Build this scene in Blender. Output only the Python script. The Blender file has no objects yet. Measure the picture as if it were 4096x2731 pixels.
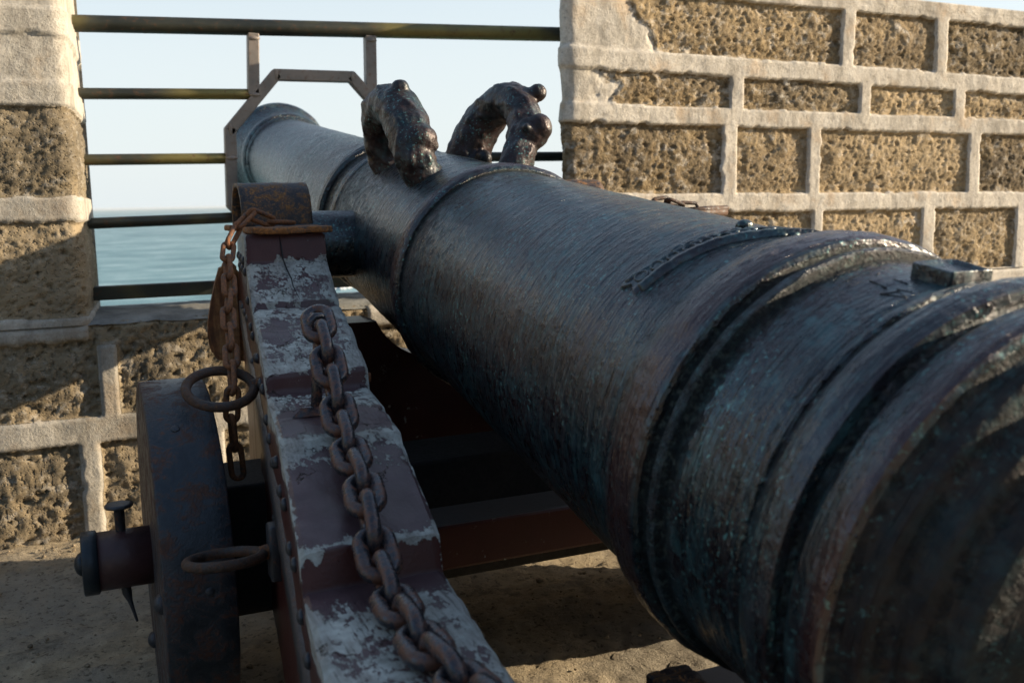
import bpy, bmesh, math, random
from mathutils import Vector, Matrix, noise, Quaternion
random.seed(7)
scene = bpy.context.scene
COL = scene.collection
PI = math.pi
R = math.radians

# ------------------------------------------------------------------ helpers
def sstep(a, b, x):
    if a == b: return 0.0 if x < a else 1.0
    t = max(0.0, min(1.0, (x - a) / (b - a)))
    return t * t * (3 - 2 * t)

def interp(xs, ys, x):
    if x <= xs[0]: return ys[0]
    for i in range(1, len(xs)):
        if x <= xs[i]:
            t = (x - xs[i-1]) / (xs[i] - xs[i-1])
            return ys[i-1] + t * (ys[i] - ys[i-1])
    return ys[-1]

N3 = lambda x, y, z: noise.noise(Vector((x, y, z)))
def fbm(x, y, z, o=4): return noise.fractal(Vector((x, y, z)), 1.0, 2.0, o)

def tag(o, label=None, cat=None, group=None, kind=None):
    if label: o['label'] = label
    if cat: o['category'] = cat
    if group: o['group'] = group
    if kind: o['kind'] = kind
    return o

def thing(name, label, cat, loc=(0, 0, 0), group=None):
    o = bpy.data.objects.new(name, None); COL.objects.link(o)
    o.location = loc; o.empty_display_size = .05
    return tag(o, label, cat, group)

def world_loc(o):
    v = Vector((0, 0, 0))
    while o is not None:
        v += o.location; o = o.parent
    return v

def add(name, me, mat, parent=None, smooth=True):
    # mesh given in world coordinates -> object under parent (unrotated empties)
    if mat is not None:
        if isinstance(mat, (list, tuple)):
            for m in mat: me.materials.append(m)
        else:
            me.materials.append(mat)
    o = bpy.data.objects.new(name, me)
    if parent is not None:
        me.transform(Matrix.Translation(-world_loc(parent)))
        o.parent = parent
    COL.objects.link(o)
    if smooth:
        me.polygons.foreach_set('use_smooth', [True] * len(me.polygons))
    me.update()
    return o

def mesh_pf(name, verts, faces):
    me = bpy.data.meshes.new(name); me.from_pydata(verts, [], faces); me.update()
    return me

def bm_mesh(bm, name='m'):
    bmesh.ops.recalc_face_normals(bm, faces=bm.faces)
    me = bpy.data.meshes.new(name); bm.to_mesh(me); bm.free(); return me

def attr_f(me, name, vals):
    a = me.attributes.new(name, 'FLOAT', 'POINT'); a.data.foreach_set('value', vals)

def attr_v(me, name, vals):
    a = me.attributes.new(name, 'FLOAT_VECTOR', 'POINT')
    flat = []
    for v in vals: flat.extend(v)
    a.data.foreach_set('vector', flat)

def bm_box(bm, c, s, rot=None, bevel=0.0, seg=2):
    r = bmesh.ops.create_cube(bm, size=1.0)
    vs = r['verts']
    bmesh.ops.scale(bm, vec=s, verts=vs)
    if bevel > 0:
        es = list({e for v in vs for e in v.link_edges})
        rb = bmesh.ops.bevel(bm, geom=es, offset=bevel, segments=seg, affect='EDGES', profile=.5)
        vs = list({v for f in rb['faces'] for v in f.verts} | {v for v in vs if v.is_valid})
        # collect the whole island
        seen = set(vs); st = list(vs)
        while st:
            v = st.pop()
            for e in v.link_edges:
                w = e.other_vert(v)
                if w not in seen: seen.add(w); st.append(w)
        vs = list(seen)
    if rot is not None:
        bmesh.ops.transform(bm, matrix=rot.to_matrix().to_4x4() if hasattr(rot, 'to_matrix') else rot.to_4x4(), verts=vs)
    bmesh.ops.translate(bm, vec=Vector(c), verts=vs)
    return vs

def bm_ell(bm, c, r, u=14, v=9, rot=None):
    q = bmesh.ops.create_uvsphere(bm, u_segments=u, v_segments=v, radius=1.0)['verts']
    bmesh.ops.scale(bm, vec=r if hasattr(r, '__len__') else (r, r, r), verts=q)
    if rot is not None: bmesh.ops.transform(bm, matrix=rot.to_matrix().to_4x4(), verts=q)
    bmesh.ops.translate(bm, vec=Vector(c), verts=q)
    return q

def catmull(pts, n):
    P = [Vector(p) for p in pts]; out = []
    for i in range(len(P) - 1):
        p0 = P[max(i-1, 0)]; p1 = P[i]; p2 = P[i+1]; p3 = P[min(i+2, len(P)-1)]
        for k in range(n):
            t = k / n
            out.append(.5 * ((2*p1) + (-p0+p2)*t + (2*p0-5*p1+4*p2-p3)*t*t + (-p0+3*p1-3*p2+p3)*t**3))
    out.append(P[-1]); return out

def sweep(bm, pts, rad, seg=12, closed=False, caps=True, square=False):
    # tube through pts; rad float or list; parallel-transport frames
    P = [Vector(p) for p in pts]; n = len(P)
    rr = rad if hasattr(rad, '__len__') else [rad] * n
    rings = []
    T = []
    for i in range(n):
        a = P[(i-1) % n] if (closed or i > 0) else P[i]
        b = P[(i+1) % n] if (closed or i < n-1) else P[i]
        T.append((b - a).normalized())
    up = Vector((0, 0, 1)) if abs(T[0].z) < .9 else Vector((0, 1, 0))
    u = T[0].cross(up).normalized()
    for i in range(n):
        u = (u - T[i] * u.dot(T[i])).normalized(); w = T[i].cross(u)
        ring = []
        for k in range(seg):
            a = 2 * PI * (k + (.5 if square else 0)) / seg
            ring.append(bm.verts.new(P[i] + rr[i] * (math.cos(a) * u + math.sin(a) * w)))
        rings.append(ring)
    m = n if closed else n - 1
    for i in range(m):
        A = rings[i]; B = rings[(i+1) % n]
        for k in range(seg):
            bm.faces.new((A[k], A[(k+1) % seg], B[(k+1) % seg], B[k]))
    if caps and not closed:
        bm.faces.new(rings[0][::-1]); bm.faces.new(rings[-1])
    return rings

def bm_cyl(bm, a, b, r, seg=20, r2=None):
    sweep(bm, [a, b], [r, r if r2 is None else r2], seg)

def extrude_profile(bm, pts, x0, x1):
    # closed polygon pts (y,z) extruded between x0 and x1
    A = [bm.verts.new((x0, y, z)) for y, z in pts]; B = [bm.verts.new((x1, y, z)) for y, z in pts]
    bm.faces.new(A); bm.faces.new(B[::-1])
    n = len(pts)
    for i in range(n): bm.faces.new((A[i], B[i], B[(i+1) % n], A[(i+1) % n]))

def rivet(bm, c, nrm, r, h):
    q = Vector((0, 0, 1)).rotation_difference(Vector(nrm))
    bm_ell(bm, c, (r, r, h), 10, 7, q)

# ------------------------------------------------------------------ material kit
class MT:
    def __init__(s, name):
        s.m = bpy.data.materials.new(name); s.m.use_nodes = True
        s.nt = s.m.node_tree; s.n = s.nt.nodes; s.l = s.nt.links
        s.b = s.n['Principled BSDF']; s.out = s.n['Material Output']
    def node(s, t, **k):
        x = s.n.new(t)
        for a, b in k.items(): setattr(x, a, b)
        return x
    def inp(s, x, name, v):
        if isinstance(v, bpy.types.NodeSocket): s.l.new(v, x.inputs[name])
        elif v is not None: x.inputs[name].default_value = v
    def obj(s): return s.node('ShaderNodeTexCoord').outputs['Object']
    def attr(s, name, vec=False):
        a = s.node('ShaderNodeAttribute', attribute_name=name)
        return a.outputs['Vector'] if vec else a.outputs['Fac']
    def map(s, vec, scale=(1, 1, 1), loc=(0, 0, 0), rot=(0, 0, 0)):
        x = s.node('ShaderNodeMapping'); s.l.new(vec, x.inputs['Vector'])
        x.inputs['Scale'].default_value = scale; x.inputs['Location'].default_value = loc; x.inputs['Rotation'].default_value = rot
        return x.outputs[0]
    def noise(s, vec, scale=5, detail=4, rough=.55, dist=0.0, col=False):
        x = s.node('ShaderNodeTexNoise'); s.l.new(vec, x.inputs['Vector'])
        x.inputs['Scale'].default_value = scale; x.inputs['Detail'].default_value = detail
        x.inputs['Roughness'].default_value = rough; x.inputs['Distortion'].default_value = dist
        return x.outputs['Color' if col else 'Fac']
    def vor(s, vec, scale=5, feature='F1', out='Distance', rnd=1.0):
        x = s.node('ShaderNodeTexVoronoi', feature=feature); s.l.new(vec, x.inputs['Vector'])
        x.inputs['Scale'].default_value = scale; x.inputs['Randomness'].default_value = rnd
        return x.outputs[out]
    def ramp(s, f, stops, interp='LINEAR'):
        x = s.node('ShaderNodeValToRGB'); cr = x.color_ramp; cr.interpolation = interp
        while len(cr.elements) < len(stops): cr.elements.new(.5)
        for e, (p, c) in zip(cr.elements, stops):
            e.position = p; e.color = (c, c, c, 1) if not hasattr(c, '__len__') else (*c[:3], 1)
        s.l.new(f, x.inputs[0]); return x.outputs[0]
    def mr(s, f, a, b, c=0.0, d=1.0):
        x = s.node('ShaderNodeMapRange'); s.l.new(f, x.inputs['Value'])
        for k, v in zip(('From Min', 'From Max', 'To Min', 'To Max'), (a, b, c, d)): x.inputs[k].default_value = v
        return x.outputs[0]
    def math(s, op, a, b=None, c=None, clamp=False):
        x = s.node('ShaderNodeMath', operation=op, use_clamp=clamp)
        for i, v in enumerate((a, b, c)):
            if v is None: continue
            if isinstance(v, bpy.types.NodeSocket): s.l.new(v, x.inputs[i])
            else: x.inputs[i].default_value = v
        return x.outputs[0]
    def mix(s, f, a, b, mode='MIX'):
        x = s.node('ShaderNodeMix', data_type='RGBA', blend_type=mode)
        def put(i, v):
            if isinstance(v, bpy.types.NodeSocket): s.l.new(v, x.inputs[i])
            elif hasattr(v, '__len__'): x.inputs[i].default_value = (*v[:3], 1)
            else: x.inputs[i].default_value = v
        put(0, f); put(6, a); put(7, b); return x.outputs[2]
    def bump(s, h, dist=.01, strength=1.0, nrm=None):
        x = s.node('ShaderNodeBump'); s.l.new(h, x.inputs['Height'])
        x.inputs['Distance'].default_value = dist; x.inputs['Strength'].default_value = strength
        if nrm is not None: s.l.new(nrm, x.inputs['Normal'])
        return x.outputs[0]
    def fin(s, color, rough=.6, metal=0.0, normal=None, spec=.5):
        s.inp(s.b, 'Base Color', color if isinstance(color, bpy.types.NodeSocket) else (*color[:3], 1))
        s.inp(s.b, 'Roughness', rough); s.inp(s.b, 'Metallic', metal); s.inp(s.b, 'Specular IOR Level', spec)
        if normal is not None: s.l.new(normal, s.b.inputs['Normal'])
        return s.m

def mat_bronze(name, use_attr, seed=0.0, brown=False):
    m = MT(name)
    if use_attr:
        v = m.attr('buv', True); crest = m.attr('crest')
        st = m.map(v, (14, 105, 1), (seed, 0, 0), (0, 0, .06)); st2 = m.map(v, (45, 260, 1), (seed, 3, 0), (0, 0, -.05))
        v3 = v
    else:
        v = m.obj(); crest = None
        st = m.map(v, (40, 40, 40), (seed, 0, 0)); st2 = m.map(v, (130, 130, 130)); v3 = v
    big = m.noise(v3, 4.5, 5, .6, .4)
    mid = m.noise(v3, 17, 6, .65, .3)
    streak = m.noise(st, 1.0, 3, .58)
    fine = m.noise(st2, 1.0, 1, .5)
    speck = m.noise(v3, 170, 3, .6)
    grain = m.noise(v3, 75, 4, .62)
    c = m.ramp(mid, [(.28, (.004, .006, .009)), (.44, (.015, .013, .018)), (.56, (.012, .027, .035)), (.72, (.030, .065, .077))])
    c = m.mix(m.math('MULTIPLY', m.ramp(grain, [(.47, 0), (.66, 1)]), m.ramp(m.noise(v3, 6.5, 4, .6), [(.38, .08), (.62, .72)])), c, (.048, .140, .152))
    if brown: c = m.mix(m.ramp(m.noise(v3, 22, 4), [(.42, .6), (.60, .05)]), m.mix(.45, c, (.012, .012, .014)), (.040, .015, .011))
    red = m.ramp(big, [(.48, 0), (.66, 1)])
    red = m.math('MULTIPLY', red, m.ramp(streak, [(.3, .25), (.7, 1)]))
    c = m.mix(m.math('MULTIPLY', red, .38), c, (.070, .024, .023))
    teal = m.math('MULTIPLY', m.ramp(speck, [(.585, 0), (.65, 1)]), m.ramp(m.noise(v3, 9, 4, .6), [(.45, 0), (.62, 1)]))
    c = m.mix(m.math('MULTIPLY', teal, .8), c, (.13, .34, .33))
    dk = m.ramp(streak, [(.25, .45), (.5, 1.0), (.75, 1.25)])
    c = m.mix(1.0, c, dk, 'MULTIPLY')
    rough = m.mr(m.math('ADD', m.math('MULTIPLY', streak, .5), m.math('MULTIPLY', grain, .5)), .30, .70, .17, .44)
    metal = .30
    if use_attr:
        up = m.ramp(m.math('ADD', crest, m.math('MULTIPLY', m.math('SUBTRACT', mid, .5), .9)), [(.40, 0), (.8, 1)])
        c = m.mix(m.math('MULTIPLY', up, .6), c, (.062, .022, .020))
        dn = m.ramp(m.math('SUBTRACT', m.math('MULTIPLY', crest, -1), m.math('MULTIPLY', m.math('SUBTRACT', m.noise(v3, 60, 5, .7), .5), 1.6)), [(.25, 0), (.75, 1)])
        crust = m.mix(m.math('MULTIPLY', m.ramp(m.noise(v3, 130, 4, .7), [(.50, 0), (.64, 1)]), m.ramp(m.noise(v3, 8, 3), [(.40, .15), (.62, 1)])), (.014, .018, .019), (.13, .16, .135))
        c = m.mix(m.math('MULTIPLY', dn, .8), c, crust)
        rough = m.math('ADD', rough, m.math('MULTIPLY', dn, .3))
    spec = 1.0
    if use_attr:
        sx = m.node('ShaderNodeSeparateXYZ'); m.l.new(v, sx.inputs[0])
        bk = m.math('LESS_THAN', sx.outputs[1], .5820)
        c = m.mix(m.math('MULTIPLY', bk, .5), c, m.ramp(m.noise(v3, 30, 5, .7), [(.35, (.016, .018, .018)), (.6, (.050, .046, .036))]))
        rough = m.math('ADD', rough, m.math('MULTIPLY', bk, .35)); spec = m.math('SUBTRACT', 1.0, m.math('MULTIPLY', m.math('MAXIMUM', bk, dn), .75))
    h = m.math('ADD', m.math('MULTIPLY', streak, .9), m.math('MULTIPLY', fine, .38))
    h = m.math('ADD', h, m.math('MULTIPLY', grain, .55))
    if use_attr:
        scr = m.ramp(m.noise(m.map(v, (7, 330, 1), (2, 9, 0), (0, 0, .12)), 1.0, 2, .5), [(.66, 0), (.72, 1)])
        h = m.math('SUBTRACT', h, m.math('MULTIPLY', scr, .55))
    if use_attr: h = m.math('ADD', h, m.math('MULTIPLY', dn, m.math('MULTIPLY', m.noise(v3, 130, 5, .75), 2.2)))
    pit = m.ramp(m.vor(m.map(v3, (1, 1.6, 1)), 85), [(.0, 0), (.22, 1)])
    h = m.math('ADD', h, m.math('MULTIPLY', pit, .25))
    nb = m.bump(h, .0040 if use_attr else .0028, .9)
    if brown: rough = m.math('ADD', rough, .16); spec = .55
    return m.fin(c, rough, metal, nb, spec)

def mat_rust(name, iron=(.045, .05, .058), rust=(.17, .065, .022), amt=.5, sc=1.0, rough=.55, metal=.35, light=False, bmp=.002):
    m = MT(name); v = m.obj()
    n1 = m.noise(v, 26 * sc, 6, .65, .5); n2 = m.noise(v, 130 * sc, 4, .7); n3 = m.noise(v, 420 * sc, 2)
    f = m.ramp(m.math('ADD', n1, m.math('MULTIPLY', m.math('SUBTRACT', n2, .5), .5)), [(.62 - .3 * amt, 0), (.72 - .3 * amt + .06, 1)])
    rc = m.ramp(n2, [(.3, [x * .45 for x in rust]), (.55, rust), (.75, [min(1, x * (2.6 if light else 1.7)) for x in rust])])
    ic = m.ramp(n1, [(.3, [x * .6 for x in iron]), (.7, [x * 1.5 for x in iron])])
    c = m.mix(f, ic, rc)
    h = m.math('ADD', m.math('MULTIPLY', n2, .7), m.math('MULTIPLY', n3, .3))
    h = m.math('ADD', h, m.math('MULTIPLY', f, .35))
    return m.fin(c, m.mr(f, 0, 1, rough - .15, rough + .25), m.mr(f, 0, 1, metal, 0.0), m.bump(h, bmp / sc ** .5, .8))

def mat_paint(name, flake=True):
    # maroon paint flaking to a pale undercoat and weathered grey wood; grain runs along Y
    m = MT(name); v = m.obj()
    wear = m.attr('wear') if flake else None
    vs = m.map(v, (1.0, .55, 1.0))
    big = m.noise(vs, 24, 7, .72, .35); det = m.noise(vs, 120, 6, .75); gran = m.noise(m.map(v, (260, 9, 260)), 1.0, 4, .6)
    paint = m.ramp(m.noise(v, 9, 4), [(.3, (.050, .013, .010)), (.7, (.075, .021, .016))])
    if flake: paint = m.mix(m.attr('tread_tone'), paint, m.ramp(m.noise(v, 30, 5, .65), [(.3, (.062, .036, .040)), (.7, (.100, .060, .065))]))  # purple-grey on the treads, darker red on risers and sides
    under = m.ramp(m.noise(v, 40, 5, .65), [(.3, (.22, .225, .20)), (.5, (.37, .385, .35)), (.7, (.51, .53, .48))])
    wood = m.ramp(gran, [(.3, (.16, .15, .13)), (.7, (.36, .35, .32))])
    under = m.mix(m.ramp(m.noise(vs, 23, 4), [(.46, 0), (.58, .85)]), under, wood)
    under = m.mix(m.ramp(gran, [(.33, .55), (.42, 0)]), under, (.10, .09, .08))
    if flake:
        s = m.math('ADD', m.math('MULTIPLY', m.math('SUBTRACT', big, .5), 1.55), m.math('MULTIPLY', m.math('SUBTRACT', det, .5), 1.5))
        s = m.math('ADD', s, m.math('MULTIPLY', m.math('SUBTRACT', gran, .5), .28))
        s = m.math('ADD', s, m.math('ADD', wear, .035))
        f = m.ramp(s, [(.485, 0), (.515, 1)])
    else:
        f = m.ramp(m.math('ADD', big, m.math('MULTIPLY', m.math('SUBTRACT', det, .5), .5)), [(.66, 0), (.69, 1)])
    c = m.mix(f, paint, under)
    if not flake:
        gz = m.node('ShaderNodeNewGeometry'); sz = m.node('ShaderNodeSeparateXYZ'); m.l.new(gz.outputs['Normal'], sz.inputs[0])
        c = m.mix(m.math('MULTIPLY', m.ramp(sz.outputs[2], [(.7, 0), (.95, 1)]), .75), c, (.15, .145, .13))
    if flake:
        # drying cracks: thin dark contour lines of a distorted field
        cr = m.math('ABSOLUTE', m.math('SUBTRACT', m.noise(m.map(v, (9, 3.2, 6)), 1.0, 5, .6, .6), .5))
        crk = m.math('MULTIPLY', m.ramp(cr, [(.0, 1), (.0055, 0)]), m.ramp(m.noise(v, 7, 2), [(.48, 0), (.56, 1)]))
        cr2 = m.vor(m.map(m.mix(.06, v, m.noise(v, 40, 3, .6, 0, True)), (15, 9, 11)), 1.0, 'DISTANCE_TO_EDGE')
        crk2 = m.math('MULTIPLY', m.ramp(cr2, [(.0, 1), (.013, 0)]), m.ramp(m.noise(v, 11, 3), [(.53, 0), (.60, 1)]))
        crk = crk2
        c = m.mix(m.math('MULTIPLY', crk, .9), c, (.015, .012, .010))
        c = m.mix(m.math('MULTIPLY', m.math('MULTIPLY', m.ramp(m.noise(v, 6, 5, .7), [(.5, 0), (.75, 1)]), .3), m.attr('tread_tone')), c, (.10, .085, .06))
    h = m.math('SUBTRACT', m.math('MULTIPLY', gran, .18), m.math('MULTIPLY', f, .45))
    h = m.math('ADD', h, m.math('MULTIPLY', det, .22))
    if flake: h = m.math('SUBTRACT', h, m.math('MULTIPLY', crk, 1.6))
    return m.fin(c, m.mr(f, 0, 1, .34, .8), 0, m.bump(h, .003, .9), .35)

def mat_stone(name):
    m = MT(name); v = m.obj(); st = m.attr('stone'); pl = m.attr('plaster')
    n1 = m.noise(v, 7, 5, .65); n2 = m.noise(v, 34, 6, .7, .3); n3 = m.noise(v, 150, 4, .7); n4 = m.noise(m.map(v, (1, 1, 2.2)), 60, 4, .7)
    sc = m.ramp(m.math('ADD', m.math('MULTIPLY', n2, .6), m.math('MULTIPLY', n4, .4)),
                [(.30, (.12, .088, .047)), (.45, (.29, .212, .115)), (.58, (.45, .340, .190)), (.72, (.58, .48, .33))])
    sc = m.mix(m.ramp(n1, [(.40, .55), (.55, 0)]), sc, (.15, .125, .090))
    grey = m.math('MULTIPLY', m.ramp(m.noise(v, 8, 6, .72), [(.53, 0), (.63, 1)]), .5)
    sc = m.mix(grey, sc, (.10, .083, .057))
    pale = m.math('MULTIPLY', m.ramp(m.noise(m.map(v, (1, 1, 1.4)), 21, 7, .76), [(.52, 0), (.60, 1)]), .8)
    sc = m.mix(pale, sc, (.64, .57, .46))
    pc = m.ramp(m.math('ADD', m.math('MULTIPLY', n2, .55), m.math('MULTIPLY', n3, .45)), [(.32, (.33, .30, .245)), (.47, (.63, .58, .49)), (.64, (.77, .73, .64))])
    pc = m.mix(m.math('MULTIPLY', m.ramp(m.noise(m.map(v, (3, 3, .9)), 5, 5, .7), [(.47, 0), (.66, 1)]), .75), pc, (.29, .265, .22))
    pc = m.mix(m.math('MULTIPLY', m.ramp(n1, [(.54, 0), (.68, 1)]), .55), pc, (.56, .40, .24))
    pc = m.mix(m.math('MULTIPLY', m.ramp(m.noise(m.map(v, (1, 1, 1.5)), 48, 6, .75), [(.60, 0), (.66, 1)]), m.ramp(m.noise(v, 4.5, 3), [(.48, 0), (.58, .85)])), pc, (.20, .185, .155))
    pc = m.mix(m.ramp(n3, [(.28, .7), (.37, 0)]), pc, (.13, .11, .09))
    f = m.math('ADD', st, m.math('MULTIPLY', m.math('SUBTRACT', n2, .5), .7))
    f = m.math('MULTIPLY', m.ramp(f, [(.42, 0), (.58, 1)]), m.ramp(m.math('ADD', pl, m.math('MULTIPLY', m.math('SUBTRACT', n2, .5), 1.2)), [(.40, 1), (.60, 0)]))
    blk = m.noise(m.map(v, (2.2, 2.2, 4.5)), 1.0, 2, .5)
    sc = m.mix(m.ramp(blk, [(.38, .45), (.5, 0)]), sc, (.12, .092, .058)); sc = m.mix(m.ramp(blk, [(.52, 0), (.66, .4)]), sc, (.46, .36, .22))
    ct = m.attr('cell')
    sc = m.mix(m.ramp(ct, [(.0, .55), (.4, 0)]), sc, m.mix(1.0, sc, (.50, .52, .55), 'MULTIPLY')); sc = m.mix(m.ramp(ct, [(.55, 0), (1.0, .55)]), sc, (.52, .40, .24))
    c = m.mix(f, pc, sc)
    lo = m.attr('painted_shade')
    c = m.mix(m.math('MULTIPLY', lo, m.ramp(n1, [(.3, .45), (.6, .9)])), c, m.mix(.5, c, (.10, .105, .095)))  # shade painted into the colour: greyer and darker where the mask is high
    h = m.math('ADD', m.math('MULTIPLY', n2, .5), m.math('MULTIPLY', n3, .35))
    pit = m.ramp(m.vor(m.map(v, (1, 1, 1.3)), 95), [(.05, 0), (.33, 1)])
    h2 = m.math('ADD', h, m.math('MULTIPLY', m.math('MULTIPLY', pit, f), .7))
    return m.fin(c, .9, 0, m.bump(h2, .007, .8), .2)

def mat_ground(name):
    m = MT(name); v = m.obj()
    n1 = m.noise(v, 2.2, 5, .6); n2 = m.noise(v, 14, 6, .7); n3 = m.noise(v, 70, 5, .7); n4 = m.noise(v, 260, 3, .7)
    c = m.ramp(n2, [(.28, (.20, .165, .11)), (.5, (.36, .295, .195)), (.72, (.50, .42, .29))])
    c = m.mix(m.ramp(n1, [(.42, .6), (.58, 0)]), c, (.24, .225, .19))
    c = m.mix(m.ramp(n3, [(.36, .85), (.45, 0)]), c, (.075, .062, .045))
    c = m.mix(m.ramp(m.noise(v, 6, 6, .75), [(.56, 0), (.64, .6)]), c, (.12, .105, .08))
    c = m.mix(m.ramp(n4, [(.62, 0), (.70, .6)]), c, (.52, .46, .36))
    h = m.math('ADD', m.math('MULTIPLY', n3, .6), m.math('MULTIPLY', n4, .3))
    return m.fin(c, .92, 0, m.bump(h, .008, .9), .2)

def mat_rail(name):
    m = MT(name); v = m.obj()
    n1 = m.noise(m.map(v, (.6, 1, 1)), 3.2, 3, .5); n2 = m.noise(v, 45, 5, .7); n3 = m.noise(v, 200, 3)
    c = m.ramp(n1, [(.36, (.022, .028, .027)), (.48, (.060, .062, .046)), (.56, (.19, .160, .055)), (.68, (.24, .205, .070)), (.76, (.07, .070, .055))])
    c = m.mix(m.ramp(n2, [(.56, 0), (.68, .8)]), c, (.12, .060, .032))
    return m.fin(c, m.mr(n2, .3, .7, .32, .6), .5, m.bump(m.math('ADD', n2, m.math('MULTIPLY', n3, .4)), .0015, .6))

def mat_frame(name):
    m = MT(name); v = m.obj()
    n1 = m.noise(v, 8, 5, .6); n2 = m.noise(v, 60, 5, .7)
    c = m.ramp(n1, [(.32, (.15, .145, .135)), (.5, (.23, .205, .18)), (.68, (.30, .25, .21))])
    c = m.mix(m.ramp(n2, [(.55, 0), (.68, .7)]), c, (.17, .085, .045))
    return m.fin(c, .5, .2, m.bump(n2, .0015, .6))

def mat_sea(name):
    m = MT(name); v = m.obj()
    w1 = m.noise(m.map(v, (.035, .05, 1)), 1.0, 7, .72, .4); w2 = m.noise(m.map(v, (.35, 1.1, 1)), 1.0, 4, .6, .3)
    big = m.noise(m.map(v, (.006, .03, 1)), 1.0, 4, .6)
    c = m.ramp(m.math('ADD', m.math('MULTIPLY', w1, .6), m.math('MULTIPLY', big, .4)), [(.43, (.06, .165, .19)), (.5, (.125, .265, .29)), (.57, (.27, .42, .44))])
    foam = m.ramp(m.noise(m.map(v, (.09, .45, 1)), 1.0, 6, .75, .6), [(.715, 0), (.75, 1)])
    c = m.mix(m.math('MULTIPLY', foam, .8), c, (.8, .82, .82))
    return m.fin(c, .42, 0, m.bump(m.math('ADD', w1, m.math('MULTIPLY', w2, .35)), 1.6, .5), .35)

def mat_plain(name, c, rough=.6, metal=0.0, var=.35, sc=30, bump=.001):
    m = MT(name); v = m.obj(); n = m.noise(v, sc, 5, .65); n2 = m.noise(v, sc * 5, 3, .65)
    cc = m.ramp(n, [(.3, [x * (1 - var) for x in c]), (.7, [min(1, x * (1 + var)) for x in c])])
    return m.fin(cc, m.mr(n2, .3, .7, rough - .1, rough + .1), metal, m.bump(n2, bump, .7))

M_BRONZE = mat_bronze('weathered_bronze_barrel', True)
M_BRONZE2 = mat_bronze('weathered_bronze_cast', False, 4.0)
M_DOLPH = mat_bronze('dark_brown_bronze', False, 9.0, brown=True)
M_IRON = mat_rust('dark_iron_some_rust', amt=.15)
M_CHAIN = mat_rust('chain_iron', iron=(.050, .054, .064), rust=(.105, .042, .024), amt=.56, sc=1.3, metal=.5, rough=.28, bmp=.0005)
M_RCHAIN = mat_rust('rusty_chain_iron', iron=(.055, .045, .042), rust=(.20, .080, .030), amt=.95, sc=1.6, metal=.2)
M_RUSTIRON = mat_rust('brown_rusted_iron', iron=(.045, .036, .032), rust=(.080, .040, .022), amt=.8, sc=1.2, metal=.2)
M_CAP = mat_rust('rusty_plate_iron', iron=(.036, .033, .035), rust=(.20, .095, .030), amt=.50, sc=1.7, metal=.25, light=True)
M_FLANGE = mat_rust('orange_rust_plate', iron=(.05, .04, .035), rust=(.26, .105, .028), amt=.95, sc=1.7, metal=.1, light=True)
M_TREAD = mat_rust('wheel_tread_iron', iron=(.030, .040, .050), rust=(.075, .034, .022), amt=.52, sc=1.0, metal=.3)
def mat_rustplate():
    m = MT('streaked_rust'); v = m.obj(); n = m.noise(m.map(v, (45, 45, 5)), 1.0, 5, .65, .2); n2 = m.noise(v, 60, 5, .7)
    c = m.ramp(n, [(.30, (.09, .038, .020)), (.45, (.24, .095, .036)), (.56, (.40, .20, .075)), (.68, (.46, .38, .29))])
    return m.fin(m.mix(m.ramp(n2, [(.4, .5), (.6, 0)]), c, (.07, .035, .02)), .85, 0, m.bump(n2, .004, .8))
M_RUSTPLATE = mat_rustplate()
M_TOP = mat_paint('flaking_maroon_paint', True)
M_SIDE = mat_paint('maroon_paint', False)
M_STONE = mat_stone('coral_stone_and_plaster')
M_GROUND = mat_ground('sandy_concrete')
M_RAIL = mat_rail('yellow_flaked_pipe')
M_FRAME = mat_frame('grey_brown_steel')
M_SEA = mat_sea('sea_surface')
M_SILL = mat_plain('grey_sill_render', (.20, .20, .18), .9, 0, .5, 14, .004)
M_MAROON = mat_plain('maroon_stub_paint', (.055, .024, .024), .45, 0, .3, 20)
M_BLUEBAND = mat_plain('blue_black_band', (.016, .024, .030), .4, .2, .35, 30)
M_BLACK = mat_plain('blackened_wood', (.012, .011, .010), .75, 0, .5, 30)
M_GROOVE = mat_plain('incised_dark_metal', (.010, .011, .013), .7, 0, .3, 60)

# ------------------------------------------------------------------ camera
cam = bpy.data.cameras.new('camera'); co = bpy.data.objects.new('camera', cam); COL.objects.link(co)
rt = Vector((0.91565403, -0.40151264, -0.01911254)); up = Vector((0.07426125, 0.12224169, 0.98971826)); fw = Vector((0.39504805, 0.90765884, -0.14174793))
mw = Matrix((rt, up, -fw)).transposed().to_4x4(); mw.translation = Vector((0, 0, .93)); co.matrix_world = mw
cam.sensor_width = 23.6; cam.lens = 23.6 * 2250 / 2352
cam.clip_start = .02; cam.clip_end = 60000
cam.dof.use_dof = True; cam.dof.focus_distance = 1.75; cam.dof.aperture_fstop = 4.5
scene.camera = co

# ------------------------------------------------------------------ light and sky
SUN = Vector((1.0, -.285, .325)).normalized()
el = math.asin(SUN.z); az = math.atan2(SUN.x, SUN.y)
w = bpy.data.worlds.new('World'); scene.world = w; w.use_nodes = True
nt = w.node_tree
sky = nt.nodes.new('ShaderNodeTexSky'); sky.sky_type = 'NISHITA'; sky.sun_disc = False
sky.sun_elevation = el; sky.sun_rotation = az; sky.air_density = 1.0; sky.dust_density = 1.6; sky.ozone_density = 1.3; sky.altitude = 20
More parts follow.
